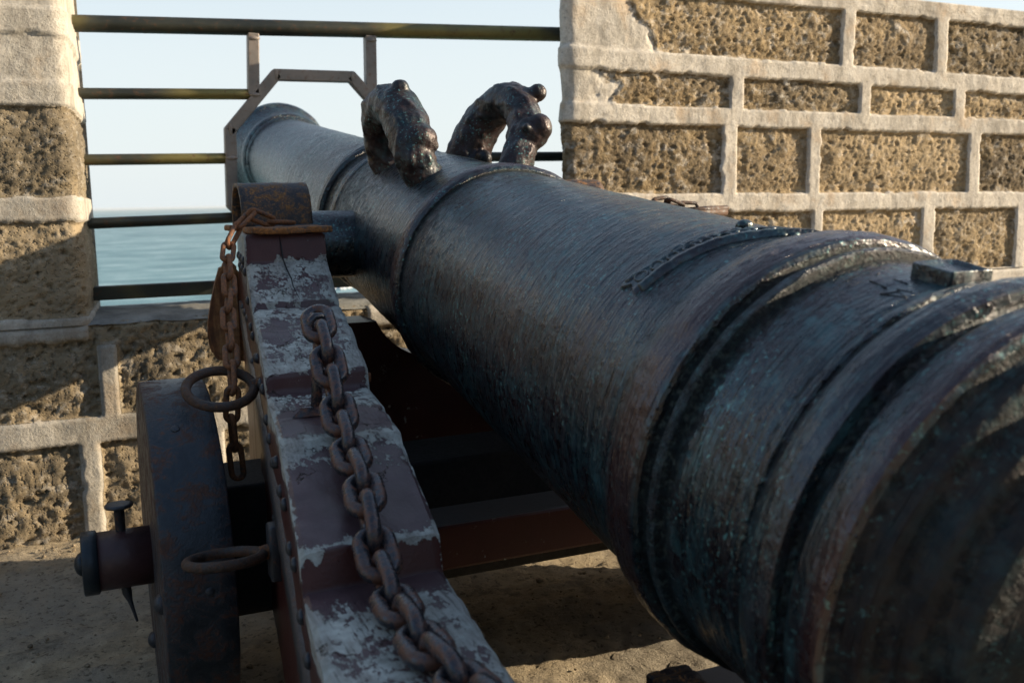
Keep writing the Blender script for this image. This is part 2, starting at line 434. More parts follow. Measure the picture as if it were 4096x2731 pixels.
# summer haze: pale milky air near the horizon thinning upward, over the clear sky
geo = nt.nodes.new('ShaderNodeTexCoord'); sep = nt.nodes.new('ShaderNodeSeparateXYZ'); nt.links.new(geo.outputs['Generated'], sep.inputs[0])
hz = nt.nodes.new('ShaderNodeValToRGB'); nt.links.new(sep.outputs[2], hz.inputs[0])
cr = hz.color_ramp; cr.elements[0].position = 0; cr.elements[0].color = (.94, .94, .94, 1); cr.elements[1].position = .55; cr.elements[1].color = (.17, .17, .17, 1)
e = cr.elements.new(.14); e.color = (.84, .84, .84, 1); e = cr.elements.new(.27); e.color = (.54, .54, .54, 1)
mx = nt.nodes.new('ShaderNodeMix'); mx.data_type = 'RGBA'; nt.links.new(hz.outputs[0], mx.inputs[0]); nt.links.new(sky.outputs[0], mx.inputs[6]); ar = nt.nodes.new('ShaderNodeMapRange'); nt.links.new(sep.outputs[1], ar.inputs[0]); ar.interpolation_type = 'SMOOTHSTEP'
for k_, v_ in (('From Min', -.40), ('From Max', .60), ('To Min', .12), ('To Max', 1.0)): ar.inputs[k_].default_value = v_  # haze dimmed behind the camera, added to darken faces turned that way
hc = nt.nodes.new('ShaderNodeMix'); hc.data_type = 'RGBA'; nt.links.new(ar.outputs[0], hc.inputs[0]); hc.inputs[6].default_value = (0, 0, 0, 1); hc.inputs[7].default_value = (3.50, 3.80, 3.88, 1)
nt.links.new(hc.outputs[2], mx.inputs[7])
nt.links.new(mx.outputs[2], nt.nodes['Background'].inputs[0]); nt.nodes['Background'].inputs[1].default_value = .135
sl = bpy.data.lights.new('sun', 'SUN'); so = bpy.data.objects.new('sun', sl); COL.objects.link(so)
sl.energy = 5.0; sl.angle = R(.6); sl.color = (1.0, .82, .60)
so.rotation_euler = SUN.to_track_quat('Z', 'Y').to_euler(); so.location = (6, -3, 5)
vs = scene.view_settings; vs.view_transform = 'Standard'; vs.look = 'None'; vs.gamma = 1; vs.exposure = 0.84; vs.use_curve_mapping = False

# ------------------------------------------------------------------ ground, sea
def make_ground():
    xs = [-40, -20, -8, -4, -2, -1.2] + [-.7 + i * .014 for i in range(int(2.9 / .014))] + [2.3, 2.8, 3.6, 5, 9, 20, 40]
    ys = [-40, -20, -8, -3, -1, 0, .5] + [.9 + i * .014 for i in range(int(2.1 / .014))] + [3.05, 3.35]
    V = []; F = []
    for y in ys:
        for x in xs:
            z = .006 * fbm(x * 5, y * 5, 1, 3) + .0055 * fbm(x * 34, y * 34, 2, 4) + .012 * N3(x * 1.3, y * 1.3, 5)
            p = N3(x * 55, y * 55, 9)
            if p > .33: z += (p - .33) * .018
            V.append((x, y, z))
    n = len(xs)
    for j in range(len(ys) - 1):
        for i in range(n - 1):
            a = j * n + i; F.append((a, a + 1, a + n + 1, a + n))
    o = add('ground', mesh_pf('ground', V, F), M_GROUND); o['kind'] = 'structure'
make_ground()
def make_grit():
    bm = bmesh.new(); rnd = random.Random(21)
    for k in range(900):
        x = rnd.uniform(-.7, 1.9); y = rnd.uniform(1.1, 2.93)
        if rnd.random() < .35: y = 2.93 - abs(rnd.gauss(0, .06))
        r = min(.017, .0034 * math.exp(rnd.gauss(0, .6)))
        q = bmesh.ops.create_icosphere(bm, subdivisions=1, radius=1.0)['verts']
        for v in q: v.co = Vector((x, y, .004 + r * .3)) + Vector((v.co.x * r * rnd.uniform(.8, 1.3), v.co.y * r * rnd.uniform(.8, 1.3), v.co.z * r * rnd.uniform(.5, .9)))
    o = add('gravel', bm_mesh(bm), mat_plain('grit_stone', (.24, .19, .125), .9, 0, .6, 40, .002), smooth=False); o['kind'] = 'stuff'
make_grit()

def make_sea():
    s = 40000.0
    me = mesh_pf('sea', [(-s, -s, -20), (s, -s, -20), (s, s, -20), (-s, s, -20)], [(0, 1, 2, 3)])
    o = add('sea', me, M_SEA, smooth=False); o['kind'] = 'structure'
    # the rampart the terrace stands on
    bm = bmesh.new(); bm_box(bm, (0, -18.3, -10.3), (80, 43.4, 20.0))
    o = add('terrain', bm_mesh(bm), M_STONE, smooth=False); o['kind'] = 'structure'
    # surf on the shore rocks
    bm = bmesh.new()
    rnd = random.Random(3)
    for k in range(60):
        t = k / 59
        bm_ell(bm, (48 + 13 * t + rnd.uniform(-.8, .8), 243 + rnd.uniform(-3, 3), -19.9), (rnd.uniform(.5, 1.3), rnd.uniform(.6, 1.5), rnd.uniform(.2, .75)), 8, 5)
    o = add('surf_foam', bm_mesh(bm), mat_plain('white_foam', (.80, .82, .82), .9, 0, .05, 2)); o['kind'] = 'stuff'
make_sea()

# ------------------------------------------------------------------ stone parapet
YW = 2.95
# bands: z at x=0 of (top, bottom) and tilt per metre
BANDS = [(1.712, 1.648, -.016), (1.458, 1.388, -.018), (1.268, 1.202, -.012), (.965, .896, -.010), (.636, .566, -.006), (.350, .272, 0.0)]
JOINTS = [
    [(-2.1, .035), (-1.2, .035), (2.678, .035), (3.148, .034), (3.75, .035), (4.4, .035), (5.1, .035)],
    [(-1.6, .035), (-.75, .035), (2.182, .033), (2.770, .031), (3.257, .034), (3.95, .033), (4.7, .033)],
    [(-2.0, .035), (-1.0, .033), (2.150, .033), (2.532, .032), (3.352, .035), (4.0, .035), (4.6, .035)],
    [(-1.5, .035), (-.62, .033), (1.85, .03), (2.557, .028), (3.115, .040), (3.640, .034), (4.3, .035)],
    [(-1.1, .035), (-.55, .03), (.043, .027), (.62, .03), (1.25, .03), (2.0, .03), (2.8, .03), (3.5, .03), (4.2, .03)],
    [(-1.3, .035), (-.60, .03), (-.021, .029), (.326, .022), (.95, .03), (1.6, .03), (2.4, .03), (3.2, .03), (4.0, .03)],
]
def stone_val(x, z):
    # returns stone mask 0..1 (0 = mortar band), and plaster cover 0..1
    k1 = N3(x * 17, z * 17, 61); k1 = max(0, k1 - .20) * .014 * (1 + N3(x * 3, z * 3, 9))
    xw = x + .004 * N3(x * 6, z * 6, 3) + .0028 * N3(x * 38, z * 38, 4) + k1
    zw = z + .004 * N3(x * 5, z * 5, 7) + .0028 * N3(x * 38, z * 38, 8) - k1
    d = 1.0; row = -1
    for i, (t, b, k) in enumerate(BANDS):
        t += k * x - .003; b += k * x + .003
        if zw > t:
            d = min(d, zw - t)
        elif zw < b:
            d = min(d, b - zw); row = i
        else:
            return 0.0, row, 0.0
    if row < 0: return 0.0, row, 0.0
    for c, hw in JOINTS[row]:
        e = abs(xw - c) - hw * .86
        if e < d: d = e
        if d <= 0: return 0.0, row, 0.0
    # no joints or bands inside the embrasure sill stones just under z .62
    return sstep(0, .0055, d), row, d

def wall_disp(x, z, side):
    s, row, d = stone_val(x, z)
    if side == 'low' and z > .555 and -.0 < x < 1.49:
        s, row, d = (1.0 if x < .80 else 0.0), 4, .05
    pl = 0.0
    n = fbm(x * 6, z * 6, 12, 3)
    if x > 1.3:
        if row == 0: pl = 1 - sstep(1.72, 1.90, x + .10 * n)
        if row == 1: pl = 1 - sstep(1.60, 1.74, x + .10 * n)
        pl = max(pl, .45 * sstep(.25, .6, fbm(x * 9, z * 9, 31, 3)))
    else:
        if row in (0, 1): pl = 1.0
        pl = max(pl, .30 * sstep(.35, .6, fbm(x * 9, z * 9, 31, 3)))
    rec = -.019 if x > 1.3 else -.012
    if row in (4, 5) : rec = -.020
    sk = x + .35 * z + .01 * N3(x * 15, z * 15, 40)
    rgh = .0075 * fbm(x * 12, z * 14, 2, 3) + .0058 * fbm(sk * 80, z * 120, 6, 4)
    p = fbm(sk * 100, z * 150, 21, 2); q = N3(sk * 40, z * 60, 25)
    rgh -= .010 * sstep(.16, .46, p) + .018 * sstep(.36, .60, q)
    rgh += .004 * N3(x * 150, z * 170, 3)
    rgh *= .66
    rgh += .008 * sstep(0, .08, d)
    if row in (4, 5): rgh *= 1.35
    st = s * (1 - .92 * pl)
    h = st * (rec + rgh)
    h += (1 - st) * (.0028 * fbm(x * 9, z * 9, 17, 3) + .0009 * fbm(x * 70, z * 70, 18, 2))
    if pl > .5 and row in (0, 1): h += -.007 * s
    painted_shade = 0.0
    if x < 1.3: painted_shade = 1.0 + .2 * N3(x * 3, z * 3, 4)  # left masonry and lower wall carry their shade as a darker grey colour
    if x < 1.3 and z > 1.19: painted_shade = .85
    return h, s, pl, painted_shade

def cell_tone(x, z):
    row = 9
    for i, (t, b, k) in enumerate(BANDS):
        if z < b + k * x: row = i
    if row == 9: return .5
    n = sum(1 for c, hw in JOINTS[row] if c < x)
    return random.Random(row * 31 + n * 7 + 3).random()
def frange(a, b, st):
    n = max(1, int(round((b - a) / st))); return [a + (b - a) * i / n for i in range(n)]

def wall_mesh(name, path, zs, side, parent):
    # path: list of (x, y, nx, ny, xw) front path samples; xw = pattern coordinate
    V = []; F = []; S = []; P = []; D = []; CT = []
    n = len(path)
    for z in zs:
        for (x, y, nx, ny, xw) in path:
            h, s, pl, dm = wall_disp(xw, z, side)
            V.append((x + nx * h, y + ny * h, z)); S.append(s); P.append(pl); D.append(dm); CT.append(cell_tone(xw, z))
    for j in range(len(zs) - 1):
        for i in range(n - 1):
            a = j * n + i; F.append((a, a + 1, a + n + 1, a + n))
    # top sheet back to the rear plane
    top = (len(zs) - 1) * n; base = len(V)
    yb = YW + .50
    for i in range(n):
        x, y = path[i][0], path[i][1]
        V.append((max(x, 1.74) if side == 'right' else x, max(yb, y), zs[-1])); S.append(0); P.append(0); D.append(.6)
    for i in range(n - 1): F.append((top + i, top + i + 1, base + i + 1, base + i))
    # back face
    b2 = len(V)
    for i in range(n):
        V.append((V[base + i][0], V[base + i][1], zs[0])); S.append(0); P.append(0); D.append(.6)
    for i in range(n - 1): F.append((base + i, base + i + 1, b2 + i + 1, b2 + i))
    me = mesh_pf(name, V, F); attr_f(me, 'stone', S); attr_f(me, 'plaster', P); attr_f(me, 'painted_shade', D); attr_f(me, 'cell', CT + [.5] * (len(V) - len(CT)))
    return add(name, me, M_STONE, parent)

wall = thing('stone_parapet', 'weathered stone parapet with pale raised mortar bands and an open embrasure behind the cannon', 'wall', (0.7, 3.2, 0))
# lower wall
xs = [-8, -5, -3, -2.2] + frange(-1.6, -.42, .016) + frange(-.42, 1.5, .0085) + frange(1.5, 4.4, .016) + [4.4, 5, 7, 10]
lo_path = [(x, YW, 0, -1, x) for x in xs]
zs_lo = [-.05] + frange(0, .60, .0085) + [.60, .606, .612, .617]
lo = wall_mesh('lower_wall', lo_path, zs_lo, 'low', wall)
# round the front lip of the sill
for v in lo.data.vertices:
    zz = v.co.z
    if zz > .60 and v.co.y < YW - 3.2 + .02: v.co.y += (zz - .60) * .9
# grey rendered sill with an uneven top
bm = bmesh.new()
xs = frange(-.02, 1.56, .02) + [1.56]; ys = [YW + .012] + frange(YW + .03, YW + .44, .02) + [YW + .44]
g = [[bm.verts.new((x, y, .6215 + .005 * fbm(x * 9, y * 9, 3, 3) + .004 * fbm(x * 30, y * 30, 1, 3) - (.012 if y < YW + .02 else 0))) for x in xs] for y in ys]
for j in range(len(ys) - 1):
    for i in range(len(xs) - 1): bm.faces.new((g[j][i], g[j][i+1], g[j+1][i+1], g[j+1][i]))
add('sill', bm_mesh(bm), M_SILL, wall)

def corner_path(x0, x1, left_side, rad=.05):
    # front run x0..x1 with one rounded return; left_side: return at x1 (merlon left of the gap)
    P = []
    if left_side:
        for x in x0: P.append((x, YW, 0, -1, x))
        cx, cy = x1 - rad, YW + rad
        for k in range(1, 9):
            a = PI / 2 * k / 8
            P.append((cx + rad * math.sin(a), cy - rad * math.cos(a), math.sin(a), -math.cos(a), cx + rad * a))
        for y in frange(cy + .01, YW + .5, .012) + [YW + .5]:
            P.append((x1 + (y - cy) * .065, y, 1, -.06, x1 + (y - cy)))
    else:
        for y in ([YW + .5] + frange(YW + rad, YW + .5, .02)[::-1]):
            P.append((x1 + max(0, y - YW - rad) * .56, y, -.87, -.48, x1 - (y - YW)))
        cx, cy = x1 + rad, YW + rad
        for k in range(0, 8):
            a = PI / 2 * k / 8
            P.append((cx - rad * math.cos(a), cy - rad * math.sin(a), -math.cos(a), -math.sin(a), cx - rad * (PI / 2 - a)))
        for x in x0: P.append((x, YW, 0, -1, x))
    return P

lm = corner_path([-8, -4, -2.4] + frange(-1.6, -.34, .015) + frange(-.34, -.025, .0075), .012, True, .045)
zs_m = frange(.612, 1.712, .0062) + [1.712]
wall_mesh('merlon', lm, zs_m, 'left', wall)['label'] = 'left merlon, pale plastered above and pitted grey-brown stone below'
rm = corner_path(frange(1.545, 3.85, .0066) + frange(3.85, 5.0, .015) + [5, 7, 10], 1.492, False, .045)
rm_o = wall_mesh('merlon', rm, zs_m, 'right', wall)
rm_o['label'] = 'right merlon, sunlit ochre stones framed by raised cream mortar bands'
for v in rm_o.data.vertices:      # its coping dips gently to the right
    xx = v.co.x + .7
    v.co.z -= .016 * max(0, min(xx, 5) - 0) * sstep(1.60, 1.712, v.co.z)
    if xx < 1.62: v.co.x += .010 * N3(0, v.co.z * 9, 2)

# ------------------------------------------------------------------ railing
YR = 3.3
rail = thing('metal_railing', 'rusty metal railing with yellowed pipe rails and an angular frame round the cannon muzzle', 'railing', (.8, YR, .62))
def pipe(name, a, b, r, mat):
    bm = bmesh.new(); A = Vector(a); B = Vector(b); n = max(2, int((B - A).length / .05))
    sweep(bm, [A.lerp(B, i / n) for i in range(n + 1)], r, 16); return add(name, bm_mesh(bm), mat, rail)
def bar(name, pts, w, mat, depth=None):
    bm = bmesh.new()
    P = [Vector(p) for p in pts]
    for i in range(len(P) - 1):
        d = (P[i+1] - P[i]); L = d.length
        q = Vector((1, 0, 0)).rotation_difference(d.normalized())
        bm_box(bm, (P[i] + P[i+1]) / 2, (L + (w * .42 if len(P) > 2 else 0), depth or w, w), q, w * .09, 2)
        if len(P) > 2 and i > 0:   # weld bead at the joint
            bm_ell(bm, P[i] + Vector((0, -w * .5, 0)), (w * .16, w * .10, w * .5), 8, 6)
    return add(name, bm_mesh(bm), mat, rail, smooth=False)
pipe('top_rail', (-.05, YR, 1.478), (1.76, YR, 1.529), .0255, M_RAIL)
pipe('rail', (-.05, YR, 1.274), (.535, YR, 1.286), .0172, M_RAIL)
pipe('rail', (-.05, YR, 1.078), (.448, YR, 1.083), .0172, M_RAIL)
pipe('rail', (1.07, YR, 1.086), (1.72, YR, 1.090), .0172, M_RAIL)
pipe('rail', (-.05, YR, .885), (.462, YR, .894), .0172, M_RAIL)
pipe('rail', (1.05, YR, .896), (1.72, YR, .90), .0172, M_RAIL)
bar('bottom_rail', [(-.06, YR, .671), (1.70, YR, .672)], .044, M_RAIL, .03)
bar('post', [(.552, YR, 1.476), (.543, YR, 1.283)], .036, M_FRAME)
bar('post', [(.937, YR, 1.486), (.933, YR, 1.296)], .037, M_FRAME)
for c in ((.552, 1.459), (.937, 1.470), (.547, 1.283), (.935, 1.293), (.462, 1.083)):
    bm = bmesh.new(); bm_ell(bm, (c[0], YR - .014, c[1]), (.021, .009, .008), 10, 6); add('weld', bm_mesh(bm), M_FRAME, rail)
FR = [(.498, YR, .890), (.456, YR, .936), (.463, YR, 1.172), (.617, YR, 1.349), (.868, YR, 1.350), (1.025, YR, 1.178), (1.030, YR, .940), (.985, YR, .893)]
bar('muzzle_frame', FR, .036, M_FRAME)

# ------------------------------------------------------------------ cannon
EL = .1563
AX = Vector((.77192, 0, .486)); AD = Vector((0, math.cos(EL), math.sin(EL))); AN = Vector((0, -math.sin(EL), math.cos(EL))); AXX = Vector((1, 0, 0))
def bar_pt(y, ang, r): # ang from top, + to the right
    return AX + AD * y + r * (math.sin(ang) * AXX + math.cos(ang) * AN)
PROFILE = [ # (y, r, crest) muzzle -> breech
    (4.215, .120, 0), (4.215, .186, 0), (4.205, .203, .3), (4.185, .207, .4), (4.165, .203, 0), (4.155, .195, -.3), (4.13, .186, 0), (4.10, .178, 0), (4.06, .172, -.3),
    (4.04, .170, -.3), (4.03, .177, .2), (4.005, .179, .3), (3.985, .176, .2), (3.975, .168, -.5), (3.955, .168, 0), (3.945, .161, -.5), (3.92, .158, 0),
    (3.4, .169, 0), (2.9, .181, 0),     (2.615, .189, 0), (2.606, .1895, -.5), (2.600, .206, .2), (2.588, .212, .5), (2.566, .2135, .5), (2.552, .211, .4), (2.545, .199, -.7), (2.530, .1965, -.3),
    (2.474, .197, .0), (2.468, .2060, .4), (2.452, .2085, .5), (2.438, .2070, .3), (2.432, .2045, -.5), (2.0, .2175, 0), (1.866, .2205, 0), (1.856, .2215, -.5), (1.850, .2300, .4), (1.838, .2350, .7), (1.822, .2345, .7), (1.814, .2310, .5), (1.808, .2225, -.9), (1.79, .2220, -.3),
    (1.5, .2308, 0), (1.2, .2396, 0), (.985, .2465, 0), (.958, .2475, -.2), (.950, .2525, .2), (.938, .2600, .35), (.918, .2655, .7), (.896, .2680, .85), (.876, .2672, .8), (.868, .2640, .3), (.864, .2540, -.9), (.858, .2515, -1), (.853, .2535, -.8), (.849, .2590, -.4), (.840, .2592, -.4), (.836, .2575, -.6), (.833, .2495, -1), (.826, .2480, -.6), (.81, .2475, 0),
    (.76, .2472, 0), (.730, .2478, 0), (.722, .2465, -.3), (.716, .2515, .1), (.708, .2515, .0), (.705, .2480, -.4), (.698, .2500, -.2), (.690, .2580, .3), (.678, .2645, .4), (.664, .2668, .45), (.652, .2648, .5), (.6475, .2625, .6), (.6455, .2510, -.5), (.6415, .2475, -.6), (.6370, .2480, -.5), (.6340, .2530, -.1), (.6270, .2580, .1), (.612, .2620, .3), (.600, .2655, .6), (.590, .2665, .9), (.5845, .2640, .8),
    (.5815, .2540, -.4), (.5790, .2480, -.3), (.5740, .2450, 0), (.5670, .2440, .4), (.5615, .2415, .6), (.5590, .2370, .1), (.5575, .2290, -.4), (.5530, .2210, -.2), (.5470, .2180, .1), (.5420, .2160, .4), (.5375, .2130, .5), (.5355, .2080, 0), (.5340, .2000, -.4), (.5290, .1910, -.2), (.5220, .1880, .2), (.5150, .1860, .4), (.5110, .1820, .2), (.5090, .1700, -.3), (.5040, .1480, 0), (.4980, .1250, 0), (.4880, .0980, 0), (.475, .0750, -.4), (.455, .0640, 0), (.435, .0640, .2), (.420, .0560, -.3), (.40, .0500, 0), (.375, .0640, 0), (.35, .0760, .3), (.325, .0790, .4), (.300, .0740, .3), (.28, .0560, .2), (.268, .0300, .1), (.265, .0010, 0)]
cannon = thing('bronze_cannon', 'long dark bronze cannon with green patina, dolphin handles and ringed breech, pointing at the sea', 'cannon', tuple(bar_pt(2.27, 0, 0)))

def make_barrel():
    PY = [p[0] for p in PROFILE]
    # dense samples along the profile's arc length
    samp = []
    for i in range(len(PROFILE) - 1):
        (y0, r0, c0), (y1, r1, c1) = PROFILE[i], PROFILE[i+1]
        L = math.hypot(y1 - y0, r1 - r0); d = .5 * (y0 + y1)
        st = .0026 if d < .97 else (.006 if d < 1.3 else .011)
        if 1.7 < d < 1.9 or 2.4 < d < 2.65: st = .003
        n = max(1, int(L / st))
        for k in range(n):
            t = k / n; samp.append((y0 + t * (y1 - y0), r0 + t * (r1 - r0), c0 + t * (c1 - c0)))
    samp.append(PROFILE[-1])
    SEG = 320
    V = []; F = []; UV = []; CR = []
    for (y, r, c) in samp:
        near = 1.0 if y < 1.4 else .7
        for k in range(SEG):
            a = -PI + 2 * PI * k / SEG     # seam at the bottom
            sx, cz = math.sin(a), math.cos(a)
            px, pz = sx * .25, cz * .25
            h = .0012 * fbm(px * 9, y * 9, pz * 9, 3) + .0007 * fbm(px * 30, y * 95, pz * 30, 3) * near
            ac = abs(c)
            if ac > .12:
                h += ac * (.0013 * fbm(px * 26, y * 40, pz * 26, 4) + .0010 * N3(px * 110, y * 120, pz * 110))
            if c > .3:
                ch = N3(px * 17, y * 6, pz * 17 + 4)
                if ch > .40: h -= (ch - .40) * .016 * c
            q = bar_pt(y, a, max(.0005, r + h))
            V.append(q); UV.append((a * .25, y, r)); CR.append(c)
    n = len(samp)
    for j in range(n - 1):
        for k in range(SEG):
            a = j * SEG + k; b = j * SEG + (k + 1) % SEG
            F.append((a, b, b + SEG, a + SEG))
    # bore
    b0 = len(V)
    for y in (4.1, 3.2):
        for k in range(SEG):
            a = -PI + 2 * PI * k / SEG
            V.append(bar_pt(y, a, .075)); UV.append((a * .25, y, .075)); CR.append(0)
    for k in range(SEG):
        k2 = (k + 1) % SEG
        F.append((k2, k, b0 + k, b0 + k2)); F.append((b0 + k2, b0 + k, b0 + SEG + k, b0 + SEG + k2))
    F.append([b0 + SEG + k for k in range(SEG)])
    me = mesh_pf('barrel', [tuple(v) for v in V], F); attr_v(me, 'buv', UV); attr_f(me, 'crest', CR)
    o = add('barrel', me, M_BRONZE, cannon); me.set_sharp_from_angle(angle=R(38)); return o
make_barrel()
def body_r(y):
    pr = sorted((p[0], p[1]) for p in PROFILE if p[0] > .6)
    return interp([p[0] for p in pr], [p[1] for p in pr], y)

# trunnions
TC = bar_pt(2.27, 0, 0)
for s, x1 in ((-1, .335), (1, 1.209)):
    bm = bmesh.new()
    xa = TC.x + s * .12
    n = 14; pts = [Vector((xa + (x1 - xa) * i / n, TC.y, TC.z)) for i in range(n + 1)]
    sweep(bm, pts, [.077] * n + [.074], 40)
    add('trunnion', bm_mesh(bm), M_BRONZE2, cannon)

# dolphin handles
def dolphin(path, radii, knob, head, eyes, extra, label):
    bm = bmesh.new()
    P = catmull(path, 7); rr = []
    for i in range(len(P)):
        t = i / (len(P) - 1) * (len(radii) - 1); k = min(int(t), len(radii) - 2); rr.append(radii[k] + (t - k) * (radii[k+1] - radii[k]))
    sweep(bm, P, rr, 18)
    for c, r in knob + head + eyes + extra: bm_ell(bm, c, r, 16, 10)
    # a few long folds along the neck
    n_ = len(P)
    for a0 in (.2, 1.25, 2.3, 3.35, 4.4, 5.45):
        pts = []; w_ = []
        for i in range(6, n_ - 10):
            T = (P[i+1] - P[i-1]).normalized(); u = T.cross(Vector((1, 0, 0))).normalized(); v = T.cross(u)
            a = a0 + .5 * math.sin(i * .21)
            pts.append(P[i] + (u * math.cos(a) + v * math.sin(a)) * rr[i] * .91); w_.append(.0072 + .002 * math.sin(i * 1.1 + a0))
        sweep(bm, pts, w_, 8)
    me = bm_mesh(bm)
    o = add('dolphin_handle', me, M_DOLPH, cannon); o['label'] = label
    md = o.modifiers.new('remesh', 'REMESH'); md.mode = 'VOXEL'; md.voxel_size = .0034; md.use_smooth_shade = True
    sm = o.modifiers.new('smooth', 'SMOOTH'); sm.factor = .5; sm.iterations = 9
    tx = bpy.data.textures.new('cast', 'CLOUDS'); tx.noise_scale = .020; tx.noise_depth = 4
    dm = o.modifiers.new('disp', 'DISPLACE'); dm.texture = tx; dm.strength = .0042; dm.mid_level = .5; dm.texture_coords = 'LOCAL'
    return o
Lp = [(.690, 2.225, .965), (.680, 2.236, 1.000), (.664, 2.240, 1.050), (.650, 2.222, 1.100), (.640, 2.185, 1.132), (.645, 2.130, 1.144), (.648, 2.072, 1.126), (.648, 2.022, 1.090), (.647, 1.990, 1.056), (.647, 1.974, 1.022), (.660, 1.974, .990), (.686, 1.975, .965)]
dolphin(Lp, [.050, .046, .044, .043, .044, .047, .048, .047, .045, .041, .040, .044],
        [(Vector((.648, 2.062, 1.172)), .0205), (Vector((.650, 2.062, 1.150)), .021)],
        [(Vector((.655, 1.970, 1.060)), (.040, .038, .034)), (Vector((.655, 1.965, 1.034)), (.027, .027, .032)), (Vector((.652, 1.963, 1.003)), (.021, .021, .030))],
        [(Vector((.632, 1.950, 1.043)), .0105), (Vector((.683, 1.958, 1.046)), .012)],
        [(Vector((.625, 2.235, 1.060)), (.012, .020, .022)), (Vector((.676, 2.240, .992)), (.040, .036, .018)), (Vector((.672, 1.975, .985)), (.038, .036, .020))],
        'left dolphin handle, seen end-on with a round knob on its crest')
Rp = [(.852, 2.262, .955), (.856, 2.240, 1.010), (.872, 2.232, 1.060), (.893, 2.218, 1.105), (.912, 2.186, 1.140), (.924, 2.130, 1.158), (.928, 2.076, 1.146), (.922, 2.030, 1.112), (.905, 1.996, 1.072), (.886, 1.972, 1.036), (.866, 1.962, 1.000), (.852, 1.965, .95)]
dolphin(Rp, [.058, .053, .051, .049, .045, .043, .041, .036, .034, .034, .036, .042],
        [(Vector((.966, 2.050, 1.170)), .0215), (Vector((.950, 2.056, 1.160)), .020)],
        [(Vector((.914, 1.972, 1.074)), (.040, .034, .036)), (Vector((.928, 1.962, 1.086)), (.029, .030, .031))],
        [(Vector((.892, 1.948, 1.085)), .010), (Vector((.940, 1.960, 1.10)), .010)],
        [(Vector((.874, 2.205, 1.015)), (.04, .045, .03)), (Vector((.876, 2.160, 1.03)), (.018, .030, .022)), (Vector((.880, 1.962, 1.018)), (.030, .024, .026))],
        'right dolphin handle, arched against the sky with a hole through its neck')

# raised ribbon with ornament, stamps and vent pan
def on_patch(bm, outline_fn, y0, y1, a0, a1, h, ny, na):
    g = []
    for j in range(ny + 1):
        row = []
        for i in range(na + 1):
            s, t = j / ny, i / na
            y, a = outline_fn(s, t); hh = h * (1 if 0 < j < ny and 0 < i < na else -.5)
            hh += .0012 * fbm(a * 22, y * 60, 2, 3) if 0 < j < ny else 0
            row.append(bm.verts.new(bar_pt(y, a, body_r(y) + hh)))
        g.append(row)
    for j in range(ny):
        for i in range(na): bm.faces.new((g[j][i], g[j][i+1], g[j+1][i+1], g[j+1][i]))
def ribbon():
    bm = bmesh.new()
    A = [-45.5, -39, -31, -19, -11, -2, 8, 18, 27]
    lo = [1.040, 1.036, 1.031, 1.019, 1.004, .990, .978, .965, .955]
    hi = [1.078, 1.066, 1.054, 1.043, 1.034, 1.022, 1.010, .995, .985]
    def fn(s, t):
        a = -46.5 + t * 73
        l, h = interp(A, lo, a), interp(A, hi, a)
        if t < .04: a += 3.2 * (1 - abs(2 * s - 1)) * (1 - t / .04)
        mid = .5 * (l + h)
        return (l + s * (h - l), R(a))
    def edge(off, w, hh):
        def f(s, t):
            a = -44 + t * 70
            l, h = interp(A, lo, a), interp(A, hi, a)
            y = (l if off == 0 else h) + (s - .5) * w
            return (y, R(a))
        on_patch(bm, f, 0, 0, 0, 0, hh, 4, 110)
    on_patch(bm, fn, 0, 0, 0, 0, .0042, 10, 150)
    edge(0, .013, .0085); edge(1, .007, .0058)
    add('ornament_ribbon', bm_mesh(bm), M_BRONZE2, cannon)
    bm = bmesh.new()
    rnd = random.Random(5)
    # letter-like lumps on the ribbon and leaves along its upper border
    for k in range(13):
        a = -40 + k * 5.0; y = .5 * (interp(A, lo, a) + interp(A, hi, a)) + .004
        ring = []
        rr = .0085 + rnd.uniform(-.001, .002)
        for i in range(13):
            t = 2 * PI * i / 13 * rnd.choice((1, 1, 1))
            ring.append(bar_pt(y + rr * 1.0 * math.sin(t), R(a) + rr * .9 / .245 * math.cos(t), body_r(y) + .0042))
        sweep(bm, ring, .0019, 6, closed=True)
    for k in range(16):
        a = -26 + k * 3.4; y = interp(A, hi, a) + .010 + rnd.uniform(-.002, .004)
        q = bar_pt(y, R(a), body_r(y) + .0012)
        bm_ell(bm, q, (.0085 + rnd.uniform(0, .003), .0055, .0042), 10, 7, Quaternion((0, 1, 0), R(a)))
    for k in range(9):
        a = -3 + k * 3.2; y = .985 - k * .004 + rnd.uniform(-.004, .004)
        q = bar_pt(y, R(a), body_r(y) + .001)
        bm_ell(bm, q, (.008, .0042, .0045), 10, 7, Quaternion((0, 1, 0), R(a)))
    q = bar_pt(1.062, R(-3), body_r(1.06) + .002); bm_ell(bm, q, (.012, .010, .008), 12, 8)
    add('ornament_relief', bm_mesh(bm), M_BRONZE2, cannon)
    # incised marks: strokes lie in the metal as dark grooves
    def stroke(pts, w=.0011, off=.0002):
        P = [bar_pt(y, R(a), body_r(y) + off) for y, a in pts]
        bm = bmesh.new(); sweep(bm, P, w, 6); add('incised_mark', bm_mesh(bm), M_GROOVE, cannon)
    stroke([(.789, -14.7), (.776, -15.1), (.763, -15.6)]); stroke([(.775, -10.9), (.766, -10.9), (.756, -11.1)])
    stroke([(.757, -18.6), (.744, -17.8), (.731, -17.0)]); stroke([(.757, -18.6), (.748, -15.6)], .0008); stroke([(.731, -17.0), (.748, -15.6)], .0008); stroke([(.753, -14.8), (.735, -14.3)], .0009)
    stroke([(.795, -11.5), (.800, -9.6)], .0007)
    S = [(.952, -29.6), (.956, -30.4), (.953, -31.4), (.948, -31.0), (.943, -30.6), (.939, -31.4), (.942, -32.5)]
    stroke(S, .0009)
ribbon()
